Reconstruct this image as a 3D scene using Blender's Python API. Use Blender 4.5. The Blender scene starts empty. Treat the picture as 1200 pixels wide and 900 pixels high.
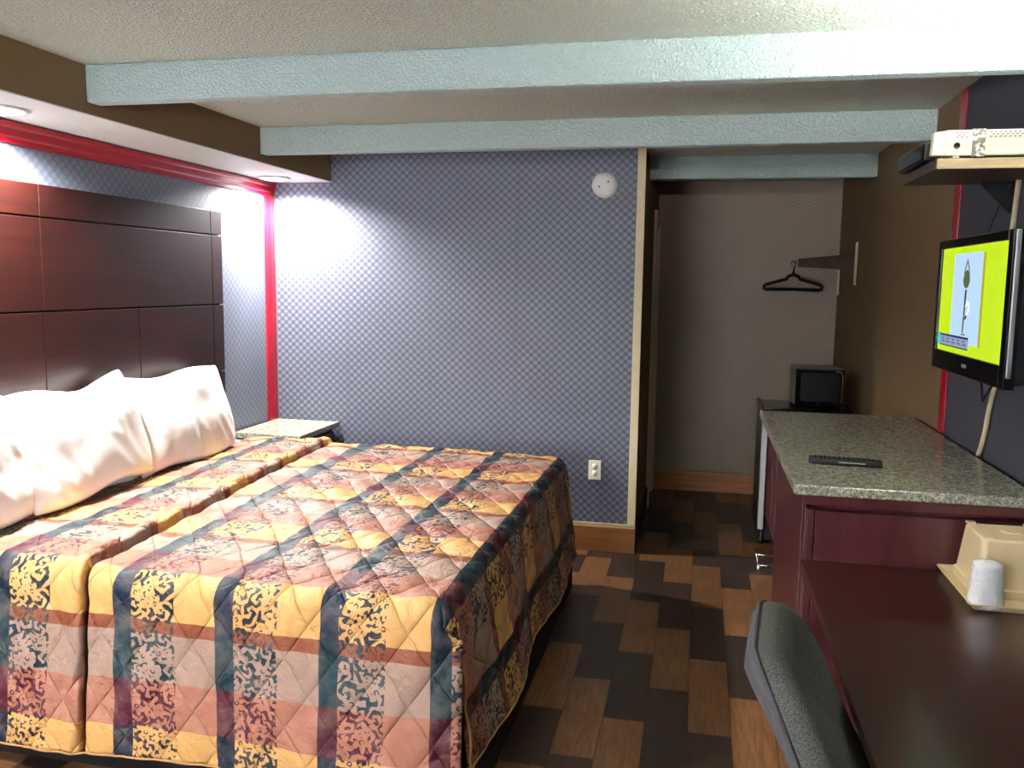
import bpy, bmesh, math, random
from mathutils import Vector, Matrix, noise
random.seed(7)
C = bpy.context.scene.collection
SC = bpy.context.scene
PI = math.pi

# ---------------------------------------------------------------- camera, world, lights, exposure
YAW, PITCH, ROLL, FPX, CAM_H = .21284, .11736, .01322, 1011.4, 1.58
cd = bpy.data.cameras.new('camera'); cam = bpy.data.objects.new('camera', cd); C.objects.link(cam)
cd.sensor_fit = 'HORIZONTAL'; cd.sensor_width = 36.0; cd.lens = FPX / 1200 * 36; cd.clip_start = .02
fw = Vector((-math.sin(YAW)*math.cos(PITCH), math.cos(YAW)*math.cos(PITCH), -math.sin(PITCH)))
rt = Vector((math.cos(YAW), math.sin(YAW), 0)); up = rt.cross(fw)
r2 = math.cos(ROLL)*rt + math.sin(ROLL)*up; u2 = -math.sin(ROLL)*rt + math.cos(ROLL)*up
m = Matrix((r2, u2, -fw)).transposed().to_4x4(); m.translation = (0, 0, CAM_H)
cam.matrix_world = m
SC.camera = cam

SC.view_settings.view_transform = 'Standard'; SC.view_settings.look = 'None'
SC.view_settings.gamma = 1.0; SC.view_settings.use_curve_mapping = False
SC.view_settings.exposure = 0.3
w = bpy.data.worlds.new('world'); SC.world = w; w.use_nodes = True
w.node_tree.nodes['Background'].inputs[0].default_value = (.75, .88, 1, 1)
w.node_tree.nodes['Background'].inputs[1].default_value = 1.0

def lamp(name, kind, loc, energy, color, rot=None, **kw):
    d = bpy.data.lights.new(name, kind); d.energy = energy; d.color = color
    for k, v in kw.items(): setattr(d, k, v)
    o = bpy.data.objects.new(name, d); C.objects.link(o); o.location = loc
    if rot: o.rotation_euler = rot
    return o
# daylight coming through the window behind the camera
WX0, WX1, WZ0, WZ1, WY = -2.45, -.85, .85, 2.05, -1.3
lamp('window_daylight', 'AREA', ((WX0+WX1)/2, WY-.12, (WZ0+WZ1)/2), 190, (.93, .96, 1), (PI/2, 0, 0),
     shape='RECTANGLE', size=WX1-WX0, size_y=WZ1-WZ0)
# the two recessed lamps in the soffit over the headboard, and an unseen third added to light the near area
POT_X, POT_Z = -2.46, 2.169
for y in (4.73, 2.70, .67):
    lamp('soffit_lamp', 'SPOT', (POT_X, y, POT_Z-.026), 380, (1, .97, .93), (0, 0, 0), spot_size=math.radians(165), spot_blend=.6, shadow_soft_size=.05)
# the wall lamp just out of the frame, up on the right wall
LAMP = Vector((.84, 2.12, 2.10))
lamp('wall_lamp_bulb', 'POINT', LAMP, 105, (1, .97, .90), shadow_soft_size=.03)

# ---------------------------------------------------------------- helpers
def srgb(r, g, b):
    f = lambda c: (c/255/12.92) if c/255 <= .04045 else ((c/255+.055)/1.055)**2.4
    return (f(r), f(g), f(b), 1)

class BM:
    """collects shapes in world coordinates"""
    def __init__(s): s.bm = bmesh.new(); s.uv = None
    def box(s, x0, x1, y0, y1, z0, z1, bev=0, seg=2, mat=0, M=None):
        b = bmesh.new(); bmesh.ops.create_cube(b, size=1)
        for v in b.verts: v.co = Vector(((x0+x1)/2+v.co.x*(x1-x0), (y0+y1)/2+v.co.y*(y1-y0), (z0+z1)/2+v.co.z*(z1-z0)))
        if bev: bmesh.ops.bevel(b, geom=b.edges[:], offset=bev, segments=seg, affect='EDGES', profile=.6)
        return s.merge(b, mat, M)
    def merge(s, b, mat=0, M=None):
        if M is not None: b.transform(M)
        vm = {}
        for v in b.verts: vm[v] = s.bm.verts.new(v.co)
        for f in b.faces:
            try: nf = s.bm.faces.new([vm[v] for v in f.verts])
            except ValueError: continue
            nf.material_index = mat; nf.smooth = f.smooth
        b.free(); return s
    def tube(s, pts, r, n=10, mat=0, closed=False, caps=True):
        pts = [Vector(p) for p in pts]; rs = r if isinstance(r, (list, tuple)) else [r]*len(pts)
        N = len(pts); rings = []; prev = None
        for i, p in enumerate(pts):
            if closed: t = pts[(i+1) % N]-pts[i-1]
            else: t = pts[min(i+1, N-1)]-pts[max(i-1, 0)]
            t.normalize()
            if prev is None:
                a = t.orthogonal().normalized()
            else:
                a = (prev - t*prev.dot(t)).normalized()
            prev = a; b = t.cross(a)
            rings.append([s.bm.verts.new(p+(a*math.cos(2*PI*k/n)+b*math.sin(2*PI*k/n))*rs[i]) for k in range(n)])
        for i in range(N if closed else N-1):
            A, B = rings[i], rings[(i+1) % N]
            for k in range(n):
                f = s.bm.faces.new((A[k], A[(k+1) % n], B[(k+1) % n], B[k])); f.smooth = True; f.material_index = mat
        if caps and not closed:
            for R_, rev in ((rings[0], True), (rings[-1], False)):
                f = s.bm.faces.new(R_[::-1] if rev else R_); f.material_index = mat
        return s
    def lathe(s, prof, c=(0, 0, 0), n=32, mat=0, axis='Z', smooth=True):
        c = Vector(c); rings = []
        def P(r, h, a):
            if axis == 'Z': return c+Vector((r*math.cos(a), r*math.sin(a), h))
            if axis == 'Y': return c+Vector((r*math.cos(a), -h, r*math.sin(a)))   # h grows towards -Y
            return c+Vector((-h, r*math.cos(a), r*math.sin(a)))                     # h grows towards -X
        for r, h in prof:
            rings.append([s.bm.verts.new(P(max(r, 1e-5), h, 2*PI*k/n)) for k in range(n)])
        for A, B in zip(rings, rings[1:]):
            for k in range(n):
                f = s.bm.faces.new((A[k], A[(k+1) % n], B[(k+1) % n], B[k])); f.smooth = smooth; f.material_index = mat
        return s
    def prism(s, poly, ax, a0, a1, mat=0, smooth=False):
        """polygon in the two other axes, pulled along ax"""
        def P(u, v, a): return Vector({'X': (a, u, v), 'Y': (u, a, v), 'Z': (u, v, a)}[ax])
        A = [s.bm.verts.new(P(u, v, a0)) for u, v in poly]; B = [s.bm.verts.new(P(u, v, a1)) for u, v in poly]
        n = len(poly)
        for k in range(n):
            f = s.bm.faces.new((A[k], A[(k+1) % n], B[(k+1) % n], B[k])); f.material_index = mat; f.smooth = smooth
        for L in (A[::-1], B):
            f = s.bm.faces.new(L); f.material_index = mat
        return s
    def loft(s, rings, mat=0, caps=True, smooth=True, closed=True):
        R_ = [[s.bm.verts.new(Vector(p)) for p in ring] for ring in rings]; n = len(rings[0])
        for A, B in zip(R_, R_[1:]):
            for k in range(n if closed else n-1):
                f = s.bm.faces.new((A[k], A[(k+1) % n], B[(k+1) % n], B[k])); f.smooth = smooth; f.material_index = mat
        if caps:
            f = s.bm.faces.new(R_[0][::-1]); f.material_index = mat
            f = s.bm.faces.new(R_[-1]); f.material_index = mat
        return s
    def quad(s, *p, mat=0):
        f = s.bm.faces.new([s.bm.verts.new(Vector(q)) for q in p]); f.material_index = mat; return s

def obj(name, B, mats, parent=None, recalc=True):
    bm = B.bm if isinstance(B, BM) else B
    if recalc: bmesh.ops.recalc_face_normals(bm, faces=bm.faces[:])
    me = bpy.data.meshes.new(name)
    off = Vector((0, 0, 0)); p = parent
    while p: off += p.location; p = p.parent
    if off.length: bmesh.ops.translate(bm, verts=bm.verts[:], vec=-off)
    bm.to_mesh(me); bm.free()
    for mm in (mats if isinstance(mats, (list, tuple)) else [mats]): me.materials.append(mm)
    o = bpy.data.objects.new(name, me); C.objects.link(o)
    if parent: o.parent = parent
    return o
def tag(o, label, cat, group=None):
    o['label'] = label; o['category'] = cat
    if group: o['group'] = group
    return o
def thing(name, loc, label, cat, group=None):
    o = bpy.data.objects.new(name, None); C.objects.link(o); o.location = loc; o.empty_display_size = .1
    return tag(o, label, cat, group)
def lab(o, t): o['label'] = t; return o
def struct(name, B, mats, parent=None):
    o = obj(name, B, mats, parent)
    if not parent: o['kind'] = 'structure'
    return o

# ---------------------------------------------------------------- node helper
class S:
    """a value socket with arithmetic"""
    def __init__(s, nt, sock): s.nt = nt; s.k = sock
    def _m(s, op, *a):
        n = s.nt.nodes.new('ShaderNodeMath'); n.operation = op
        for i, x in enumerate((s,)+a):
            if isinstance(x, S): s.nt.links.new(x.k, n.inputs[i])
            else: n.inputs[i].default_value = x
        return S(s.nt, n.outputs[0])
    def __add__(s, o): return s._m('ADD', o)
    def __radd__(s, o): return s._m('ADD', o)
    def __sub__(s, o): return s._m('SUBTRACT', o)
    def __mul__(s, o): return s._m('MULTIPLY', o)
    def __rmul__(s, o): return s._m('MULTIPLY', o)
    def __truediv__(s, o): return s._m('DIVIDE', o)
    def __gt__(s, o): return s._m('GREATER_THAN', o)
    def __lt__(s, o): return s._m('LESS_THAN', o)
    def cos(s): return s._m('COSINE')
    def sin(s): return s._m('SINE')
    def abs(s): return s._m('ABSOLUTE')
    def floor(s): return s._m('FLOOR')
    def mod(s, p): return s._m('FLOORED_MODULO', p)
    def max(s, o): return s._m('MAXIMUM', o)
    def min(s, o): return s._m('MINIMUM', o)
    def pow(s, o): return s._m('POWER', o)
    def step(s, a, b):
        n = s.nt.nodes.new('ShaderNodeMapRange'); n.interpolation_type = 'SMOOTHSTEP'
        s.nt.links.new(s.k, n.inputs[0]); n.inputs[1].default_value = a; n.inputs[2].default_value = b
        return S(s.nt, n.outputs[0])

class Mat:
    def __init__(s, name, rough=.5, spec=.5, metal=0, **kw):
        s.m = bpy.data.materials.new(name); s.m.use_nodes = True; s.nt = s.m.node_tree
        s.b = s.nt.nodes['Principled BSDF']
        s.b.inputs['Roughness'].default_value = rough; s.b.inputs['Metallic'].default_value = metal
        s.b.inputs['Specular IOR Level'].default_value = spec
        for k, v in kw.items(): s.b.inputs[k.replace('_', ' ')].default_value = v
    def n(s, t): return s.nt.nodes.new(t)
    def link(s, a, b): s.nt.links.new(a.k if isinstance(a, S) else a, b)
    def coord(s, kind='Object'):
        if kind == 'UV':
            return s.n('ShaderNodeUVMap').outputs[0]
        return s.n('ShaderNodeTexCoord').outputs[kind]
    def xyz(s, v):
        n = s.n('ShaderNodeSeparateXYZ'); s.link(v, n.inputs[0]); return [S(s.nt, o) for o in n.outputs]
    def vec(s, x, y, z=0):
        n = s.n('ShaderNodeCombineXYZ')
        for i, q in enumerate((x, y, z)):
            if isinstance(q, S): s.link(q, n.inputs[i])
            else: n.inputs[i].default_value = q
        return n.outputs[0]
    def noise(s, v, scale, detail=3, rough=.5, dist=0):
        n = s.n('ShaderNodeTexNoise'); s.link(v, n.inputs['Vector']); n.inputs['Scale'].default_value = scale
        n.inputs['Detail'].default_value = detail; n.inputs['Roughness'].default_value = rough; n.inputs['Distortion'].default_value = dist
        return S(s.nt, n.outputs[0])
    def scaled(s, v, sc):
        n = s.n('ShaderNodeVectorMath'); n.operation = 'MULTIPLY'; s.link(v, n.inputs[0]); n.inputs[1].default_value = sc
        return n.outputs[0]
    def mix(s, f, a, b):
        n = s.n('ShaderNodeMix'); n.data_type = 'RGBA'
        if isinstance(f, S): s.link(f, n.inputs[0])
        else: n.inputs[0].default_value = f
        for i, q in ((6, a), (7, b)):
            if isinstance(q, (tuple, list)): n.inputs[i].default_value = q
            else: s.link(q, n.inputs[i])
        return n.outputs[2]
    def color(s, c):
        if isinstance(c, (tuple, list)): s.b.inputs['Base Color'].default_value = c
        else: s.link(c, s.b.inputs['Base Color'])
        return s
    def rough(s, v): s.link(v, s.b.inputs['Roughness']); return s
    def bump(s, h, strength=.3, dist=.01):
        n = s.n('ShaderNodeBump'); n.inputs['Strength'].default_value = strength; n.inputs['Distance'].default_value = dist
        s.link(h, n.inputs['Height']); s.link(n.outputs[0], s.b.inputs['Normal']); return s

def plain(name, c, rough=.5, spec=.5, metal=0, var=.06, scale=25, bump=0, bscale=120, **kw):
    M = Mat(name, rough, spec, metal, **kw); v = M.coord()
    f = M.noise(v, scale, 3)
    d = tuple(x*(1-var*2) for x in c[:3])+(1,); l = tuple(min(1, x*(1+var*2)) for x in c[:3])+(1,)
    M.color(M.mix(f, d, l))
    if bump: M.bump(M.noise(v, bscale, 2), bump, .003)
    return M.m
def glow(name, c, strength):
    M = Mat(name, .4); M.color((0.01, 0.01, 0.01, 1))
    M.b.inputs['Emission Color'].default_value = c; M.b.inputs['Emission Strength'].default_value = strength
    return M.m

# ---------------------------------------------------------------- materials
def popcorn(name, c, amp, spot=.88):
    M = Mat(name, .9, .2); v = M.coord(); n = M.noise(v, 95, 3, .6); s2 = n.step(.42, .62)
    dk = tuple(x*spot for x in c[:3])+(1,)
    M.color(M.mix(s2, dk, c)); M.bump(s2 + M.noise(v, 30, 2)*.5, amp, .012); return M.m
m_ceiling = popcorn('ceiling_paint', srgb(212, 221, 209), .8)
m_beam = popcorn('beam_paint', srgb(178, 196, 195), .6, .95)
m_brown = plain('brown_paint', srgb(104, 84, 56), .75, .3, var=.05, scale=6, bump=.15, bscale=300)
m_white = plain('soffit_white', srgb(205, 208, 206), .6, .3, var=.02)
m_red = plain('red_gloss_paint', srgb(146, 10, 34), .28, .5, var=.12, scale=14, bump=.08, bscale=60)
m_cream = plain('cream_trim', srgb(206, 190, 154), .55, var=.06)
m_casing = plain('casing_paint', srgb(196, 180, 160), .5, var=.04)

def wallpaper(name, ax, p, q, bg, fg, bright=.0, sheen=.45):
    M = Mat(name, sheen, .4); X, Y, Z = M.xyz(M.coord()); h = X if ax == 'X' else Y
    a = h*(2*PI/p); b = Z*(2*PI/q)
    base = a.cos()*b.cos()                                  # staggered lattice of stars
    arms = (a*3.0).cos()*(b).cos()*.22 + (a*2.0).cos()*.12 + (b*2.0).cos()*.1
    f = (base + arms).step(-.55, .5)
    seam = (h.mod(.53)-.265).abs().step(.258, .265)
    n = M.noise(M.coord(), 3.0, 3)
    col = M.mix(f, bg, fg); col = M.mix(seam*.35, col, bg)
    col = M.mix(n.step(.3, .8)*.22, col, tuple(x*.75 for x in bg[:3])+(1,))
    M.color(col); M.rough(f*(-.12)+sheen+.06); return M.m
m_blue = wallpaper('blue_star_wallpaper', 'X', .0482, .0453, srgb(63, 67, 82), srgb(105, 108, 120), sheen=.5)
m_left = wallpaper('blue_satin_wallpaper', 'Y', .0482, .0453, srgb(92, 98, 114), srgb(112, 118, 130), sheen=.34)
m_mesh = wallpaper('taupe_mesh_wallpaper', 'X', .0275, .0275, srgb(134, 118, 102), srgb(168, 151, 134), sheen=.5)
m_dark = plain('charcoal_wallpaper', srgb(56, 56, 63), .7, .3, var=.04, scale=5)

def wood(name, c1, c2, rough, ax='Y', sc=9, spec=.5, coat=0):
    M = Mat(name, rough, spec); v = M.coord()
    k = {'X': (1, 12, 12), 'Y': (12, 1, 12), 'Z': (12, 12, 1)}[ax]
    n = M.noise(M.scaled(v, k), sc*.35, 4, .6, .6); n2 = M.noise(v, 2.2, 2)
    M.color(M.mix((n*.75+n2*.25).step(.3, .7), c1, c2)); M.bump(n, .04, .002)
    if coat: M.b.inputs['Coat Weight'].default_value = coat; M.b.inputs['Coat Roughness'].default_value = .12
    return M.m
m_head = wood('mahogany_headboard', srgb(30, 10, 8), srgb(46, 16, 11), .36, 'Y', 9, .4)
m_cherry = wood('cherry_cabinet', srgb(57, 21, 24), srgb(75, 32, 35), .3, 'Z', 5, .5, .25)
m_desk = wood('cherry_desk_top', srgb(38, 12, 11), srgb(50, 17, 14), .28, 'Y', 9, .5, .15)
m_base = wood('baseboard_wood', srgb(156, 100, 60), srgb(188, 128, 80), .45, 'X', 7)
m_shelfw = wood('shelf_wood', srgb(46, 36, 28), srgb(64, 50, 38), .6, 'X', 9)
m_endg = wood('shelf_edge_wood', srgb(150, 128, 96), srgb(196, 172, 134), .6, 'X', 14)
m_racw = wood('rack_wood', srgb(60, 44, 35), srgb(76, 57, 45), .6, 'X', 9)
m_black = plain('black_plastic', srgb(20, 20, 22), .35, .5, var=.05)
m_deep = plain('hanger_black', srgb(9, 9, 10), .5, .3, var=.02)
m_blackg = plain('black_gloss', srgb(10, 10, 12), .12, .5, var=.02)
m_dkfab = plain('bed_base_cloth', srgb(24, 20, 20), .9, .2)
m_chrome = plain('chrome', srgb(200, 200, 205), .2, .5, 1, var=.02)
m_silver = plain('silver_edge', srgb(190, 192, 196), .3, .5, .8, var=.02)
m_grey = plain('grey_metal', srgb(120, 116, 110), .35, .5, .4, var=.03)
m_fridgew = plain('fridge_door_side', srgb(200, 202, 206), .4)
m_plast = plain('white_plastic', srgb(226, 220, 205), .4, var=.02)
m_detector = plain('detector_white', srgb(222, 222, 222), .4, var=.02)
m_ivory = plain('ivory_plastic', srgb(206, 184, 144), .42, var=.03)
m_hole = plain('dark_hole', srgb(30, 26, 24), .8)
m_tape = Mat('clear_tape', .15, .6); _f = m_tape.noise(m_tape.coord(), 90, 2).step(.45, .6)
m_tape.color(m_tape.mix(_f, srgb(120, 112, 98), srgb(245, 240, 228))); m_tape.bump(_f, .6, .004); m_tape = m_tape.m
m_linen = plain('white_cotton', srgb(244, 245, 246), .85, .2, var=.01, bump=.1, bscale=30)
def granite(name, dark, mid, light):
    M = Mat(name, .16, .5); v = M.coord()
    a = M.noise(v, 190, 3, .7); b = M.noise(v, 75, 3, .6); c = M.noise(v, 260, 2)
    col = M.mix(a.step(.40, .60), dark, mid); col = M.mix((b*.6+c*.5).step(.52, .68), col, light)
    M.color(col); return M.m
m_granite = granite('speckled_granite', srgb(84, 83, 76), srgb(140, 138, 122), srgb(182, 178, 160))
M = Mat('chair_fabric', .95, .15); v = M.coord(); n = M.noise(v, 420, 2); n2 = M.noise(v, 24, 3)
M.color(M.mix(n.step(.35, .65), srgb(54, 54, 53), srgb(92, 90, 86))); M.bump(n, .35, .003); m_chair = M.m
m_chairback = plain('chair_back_cloth', srgb(66, 65, 67), .8, .2, var=.06, bump=.1, bscale=260)
m_cup = Mat('wrapped_cup', .12, .7); m_cup.color(srgb(246, 246, 250)); m_cup.b.inputs['Transmission Weight'].default_value = .12
m_cup.b.inputs['IOR'].default_value = 1.2; m_cup.bump(m_cup.noise(m_cup.coord(), 55, 3, .6, 1.2), .9, .01); m_cup = m_cup.m
m_glass = Mat('window_glass', .02, .5); m_glass.color((1, 1, 1, 1)); m_glass.b.inputs['Transmission Weight'].default_value = 1; m_glass.b.inputs['IOR'].default_value = 1.05; m_glass = m_glass.m

# floor planks: tone stored per face
M = Mat('plank_floor', .38, .45); at = M.n('ShaderNodeAttribute'); at.attribute_name = 'tone'
tone = S(M.nt, at.outputs['Fac']); v = M.coord(); g = M.noise(M.scaled(v, (22, 1.6, 1)), 4, 5, .62, .5); g2 = M.noise(v, 5, 3)
li = M.mix((g*.8+g2*.2).step(.32, .68), srgb(92, 62, 37), srgb(130, 90, 55))
dk = M.mix((g*.8+g2*.2).step(.32, .68), srgb(38, 29, 25), srgb(58, 45, 38))
col = M.mix(tone, dk, li)
X, Y, Z = M.xyz(v)
joint = ((X-.0115).mod(.152)-.076).abs().step(.0735, .0755)
M.color(M.mix(joint*.7, col, srgb(30, 22, 17))); M.bump(g*.4+joint*(-1.0), .12, .003); M.rough(g*.2+.3); m_floor = M.m

# quilted plaid bedspread: u runs along the bed, v across it (metres)
M = Mat('plaid_bedspread', .52, .2); uv = M.coord('UV'); U, V, _ = M.xyz(uv)
uf = U.mod(.333); wf = (V*(-1.0)-.007).mod(.493)
isdark = uf.step(.0585, .0605)                         # 0 inside the solid blue warp stripe
inpat = isdark*(uf*(-1.0)).step(-.2005, -.1985)        # patterned stripe
b1 = wf > .155; b2 = wf > .197; b3 = wf > .348
def bands(a, b, c, d):
    x = M.mix(b1, a, b); x = M.mix(b2, x, c); return M.mix(b3, x, d)
lightc = bands(srgb(180, 136, 80), srgb(112, 56, 35), srgb(138, 112, 100), srgb(142, 92, 75))
darkc = bands(srgb(14, 28, 46), srgb(22, 40, 50), srgb(20, 44, 52), srgb(66, 18, 36))
# blossoms and scrolls
wv = M.n('ShaderNodeTexNoise'); M.link(uv, wv.inputs['Vector']); wv.inputs['Scale'].default_value = 9; wv.inputs['Detail'].default_value = 1
vm = M.n('ShaderNodeVectorMath'); vm.operation = 'MULTIPLY_ADD'; M.link(wv.outputs['Color'], vm.inputs[0]); vm.inputs[1].default_value = (.03, .03, 0); M.link(uv, vm.inputs[2])
def motif(scale, kind, off):
    ad = M.n('ShaderNodeVectorMath'); ad.operation = 'ADD'; M.link(vm.outputs[0], ad.inputs[0]); ad.inputs[1].default_value = off
    vo = M.n('ShaderNodeTexVoronoi'); vo.voronoi_dimensions = '2D'; M.link(ad.outputs[0], vo.inputs['Vector']); vo.inputs['Scale'].default_value = scale; vo.inputs['Randomness'].default_value = .75
    sb = M.n('ShaderNodeVectorMath'); sb.operation = 'SUBTRACT'; M.link(ad.outputs[0], sb.inputs[0]); M.link(vo.outputs['Position'], sb.inputs[1])
    lx, ly, _z = M.xyz(sb.outputs[0]); cr, cg, cb = M.xyz(vo.outputs['Color'])
    r = (lx*lx+ly*ly).pow(.5)*scale; th = ly._m('ARCTAN2', lx)+cr*6.28
    if kind == 'flower':
        rp = (th*5.0).cos()*.13+.33
        return (r < rp)*(1.0-0*1.0 if False else ((r-.09).abs() > .03))
    arms = (th*2.0+r*11.0+(th*5.0).sin()*.5).sin()
    return (arms > (r*.9-.25))
M_fl = motif(15, 'flower', (.0, .0, 0)); M_sc = motif(21, 'scroll', (.31, .17, 0))
th_edge = motif(15, 'flower', (.0, .0, 0))
# thin dark outline around the blossoms, scrolls in between
pat = M_fl.max(M_sc)
mask = isdark - inpat*(pat*(-1.0)+1.0)
base = M.mix(mask, darkc, lightc)
sat = M.noise(uv, 14, 4, .6)
base = M.mix(sat.step(.35, .75)*.07, base, srgb(240, 214, 180))
M.color(base)
# stitching: hexagon-like quilting lines
wq = M.noise(uv, 6, 2)*.9; qa = ((wq+U*(PI/.15)+V*(PI/.21)).sin()*(U*(PI/.15)-V*(PI/.21)).sin()).abs()
M.bump(qa.pow(.4)*1.0+M.noise(uv, 13, 4, .6, 1.2)*1.1, .75, .016)
m_spread = M.m
m_lining = plain('bedspread_edge', srgb(158, 116, 68), .6, var=.1)

# ================================================================= SETTING
XL, XR, YB, YA, YF, ZC = -2.61, .97, 4.99, 6.68, -1.3, 2.345
XS, ZS = -2.218, 2.169           # soffit face and underside
XA = -.33                        # alcove's left wall

# floor, laid plank by plank (one mesh, tone per face)
def pix(x, y, z):                # picture point on a level plane, only used while reading the photograph's measurements
    a, b = (x-600)/FPX, (y-450)/FPX
    d = r2*a - u2*b + fw; t = (z-CAM_H)/d.z
    return Vector((0, 0, CAM_H))+d*t
cols = {  # measured joints (image rows converted to depth) for the columns in view: (far row, near row, tone)
 -4: [(643, 652, 0), (652, 697, 1), (697, 756, 0), (756, 835, 1), (835, 905, 0)],
 -3: [(647, 676, 0), (676, 730, 1), (730, 798, 0), (798, 893, 1), (893, 960, 0)],
 -2: [(560, 593, 1), (593, 623, 0), (623, 656.7, 1), (656.7, 704, 0), (704, 765.5, 1), (765.5, 846, 0), (846, 930, 1)],
 -1: [(560, 585, 0), (585, 611, 1), (611, 643, 0), (643, 682.5, 1), (682.5, 737, 0), (737, 809, 1), (809, 905, 0)],
  0: [(560, 600, 0), (600, 628, 1), (628, 664, 0), (664, 712.5, 1), (712.5, 774, 0), (774, 861, 1), (861, 950, 0)],
  1: [(560, 590, 1), (590, 615, 0), (615, 652, 1), (652, 690.5, 0), (690.5, 746, 1), (746, 819, 0), (819, 930, 1)]}
cxp = {-4: 690, -3: 722, -2: 752, -1: 790, 0: 830, 1: 868}
bm = bmesh.new(); lay = bm.faces.layers.float.new('tone')
def plank(k, y0, y1, t):
    x0 = max(XL, .0115+.152*k); x1 = min(XR+.02, .0115+.152*(k+1))
    g = .0012
    f = bm.faces.new([bm.verts.new((x0, y0+g, 0)), bm.verts.new((x1, y0+g, 0)), bm.verts.new((x1, y1, 0)), bm.verts.new((x0, y1, 0))])
    f[lay] = max(0, min(1, t+random.uniform(-.12, .12)))
for k in range(-18, 7):
    lo, hi = YF, YA+.05
    if k in cols:
        segs = []
        for fr, nr, t in cols[k]:
            segs.append([pix(cxp[k], nr, 0).y, pix(cxp[k], fr, 0).y, t])
        for a, b in zip(segs, segs[1:]): a[0] = b[1]
        for s_ in segs: plank(k, s_[0], min(hi, s_[1]), s_[2])
        hi2 = segs[-1][0]; y = hi2; t = 1-segs[-1][2]
        while y > lo: plank(k, max(lo, y-.31), y, t); y -= .31; t = 1-t if random.random() < .8 else t
        y = segs[0][1]; t = 1-segs[0][2]
        while y < hi: plank(k, y, min(hi, y+.31), t); y += .31; t = 1-t
    else:
        y = lo-random.random()*.3; t = random.choice((0, 1))
        while y < hi: plank(k, max(lo, y), min(hi, y+.31), t); y += .31; t = 1-t if random.random() < .8 else t
for f in list(bm.faces):          # a thin grouting bed below keeps the joints closed
    pass
b2_ = [bm.verts.new(p) for p in ((XL, YF, -.002), (XR+.02, YF, -.002), (XR+.02, YA+.05, -.002), (XL, YA+.05, -.002))]
f = bm.faces.new(b2_); f[lay] = 0
struct('floor', bm, m_floor)

struct('ceiling', BM().box(XL-.1, XR+.1, YF-.1, YA+.1, ZC, ZC+.1), m_ceiling)
def beam(y, x0, x1):
    b = BM().box(x0, x1, y, y+.072, 2.212, ZC+.001, .008, 3)
    o = struct('ceiling_beam', b, m_beam); return o
for y in (.27, 1.555, 2.843, 4.122): beam(y, XS-.001, XR)
beam(5.41, XA, XR)
struct('wall_left', BM().box(XL-.1, XL, YF-.1, YB+.1, 0, ZC), m_left)
struct('wall_back', BM().box(XL, XA, YB, YB+.1, 0, ZC), m_blue)
b = BM().box(XA-.1, XA, YB+.1, 6.12, 0, ZC).box(XA-.1, XA, 6.12, 6.58, 2.03, ZC).box(XA-.1, XA, 6.58, YA+.1, 0, ZC)
b.box(XA-.004, XA+.0005, YB+.002, YB+.1, 0, ZC)
struct('wall_alcove_left', b, m_brown)
struct('wall_alcove_back', BM().box(XA-.1, XR+.1, YA, YA+.1, 0, ZC), m_mesh)
struct('wall_right', BM().box(XR, XR+.1, YF-.1, 3.73, 0, ZC, mat=0).box(XR, XR+.1, 3.73, YA, 0, ZC, mat=1), [m_dark, m_brown])
b = BM().box(XL-.1, XR+.1, YF-.1, YF, 0, WZ0).box(XL-.1, XR+.1, YF-.1, YF, WZ1, ZC).box(XL-.1, WX0, YF-.1, YF, WZ0, WZ1).box(WX1, XR+.1, YF-.1, YF, WZ0, WZ1)
struct('wall_front', b, m_brown)
b = BM()
for x0, x1, z0, z1 in ((WX0-.05, WX1+.05, WZ0-.05, WZ0+.03), (WX0-.05, WX1+.05, WZ1-.03, WZ1+.05), (WX0-.05, WX0+.03, WZ0, WZ1), (WX1-.03, WX1+.05, WZ0, WZ1), ((WX0+WX1)/2-.025, (WX0+WX1)/2+.025, WZ0, WZ1)):
    b.box(x0, x1, YF-.05, YF+.02, z0, z1, .004)
wn = struct('window_1', b, m_cream)
obj('window_pane', BM().box(WX0+.02, WX1-.02, YF-.03, YF-.026, WZ0+.02, WZ1-.02), m_glass, wn)
# soffit along the headboard wall
struct('ceiling_soffit', BM().box(XL, XS, YF, YB, ZS+.004, ZC, mat=0).box(XL, XS-.0005, YF, YB, ZS, ZS+.004, mat=1), [m_brown, m_white])
# red mouldings
tr = BM()
tr.prism([(XL, 2.162), (XL+.03, 2.162), (XL+.03, 2.145), (XL+.02, 2.137), (XL+.02, 2.11), (XL+.012, 2.102), (XL+.012, 2.083), (XL, 2.08)], 'Y', YF, YB)
struct('trim_1', tr, m_red)
struct('trim_2', BM().prism([(XL, YB), (XL, YB-.112), (XL+.012, YB-.11), (XL+.018, YB-.06), (XL+.014, YB-.01), (XL+.014, YB)], 'Z', 0, 2.083), m_red)
struct('trim_3', BM().box(XR-.006, XR, 3.69, 3.772, 0, ZC, .002), m_red)
b = BM().box(-.372, XA+.004, YB-.008, YB+.004, .17, ZC-.002, .002).box(XL, XA+.004, YB-.006, YB, .148, .17)
struct('trim_4', b, m_cream)
struct('baseboard_back', BM().box(XL, XA+.006, YB-.014, YB, 0, .15, .003), m_base)
struct('baseboard_alcove', BM().box(XA, XR, YA-.014, YA, 0, .155, .003), m_base)
struct('baseboard_alcove_left', BM().box(XA, XA+.012, YB, 6.08, 0, .15, .003), m_hole)
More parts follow.
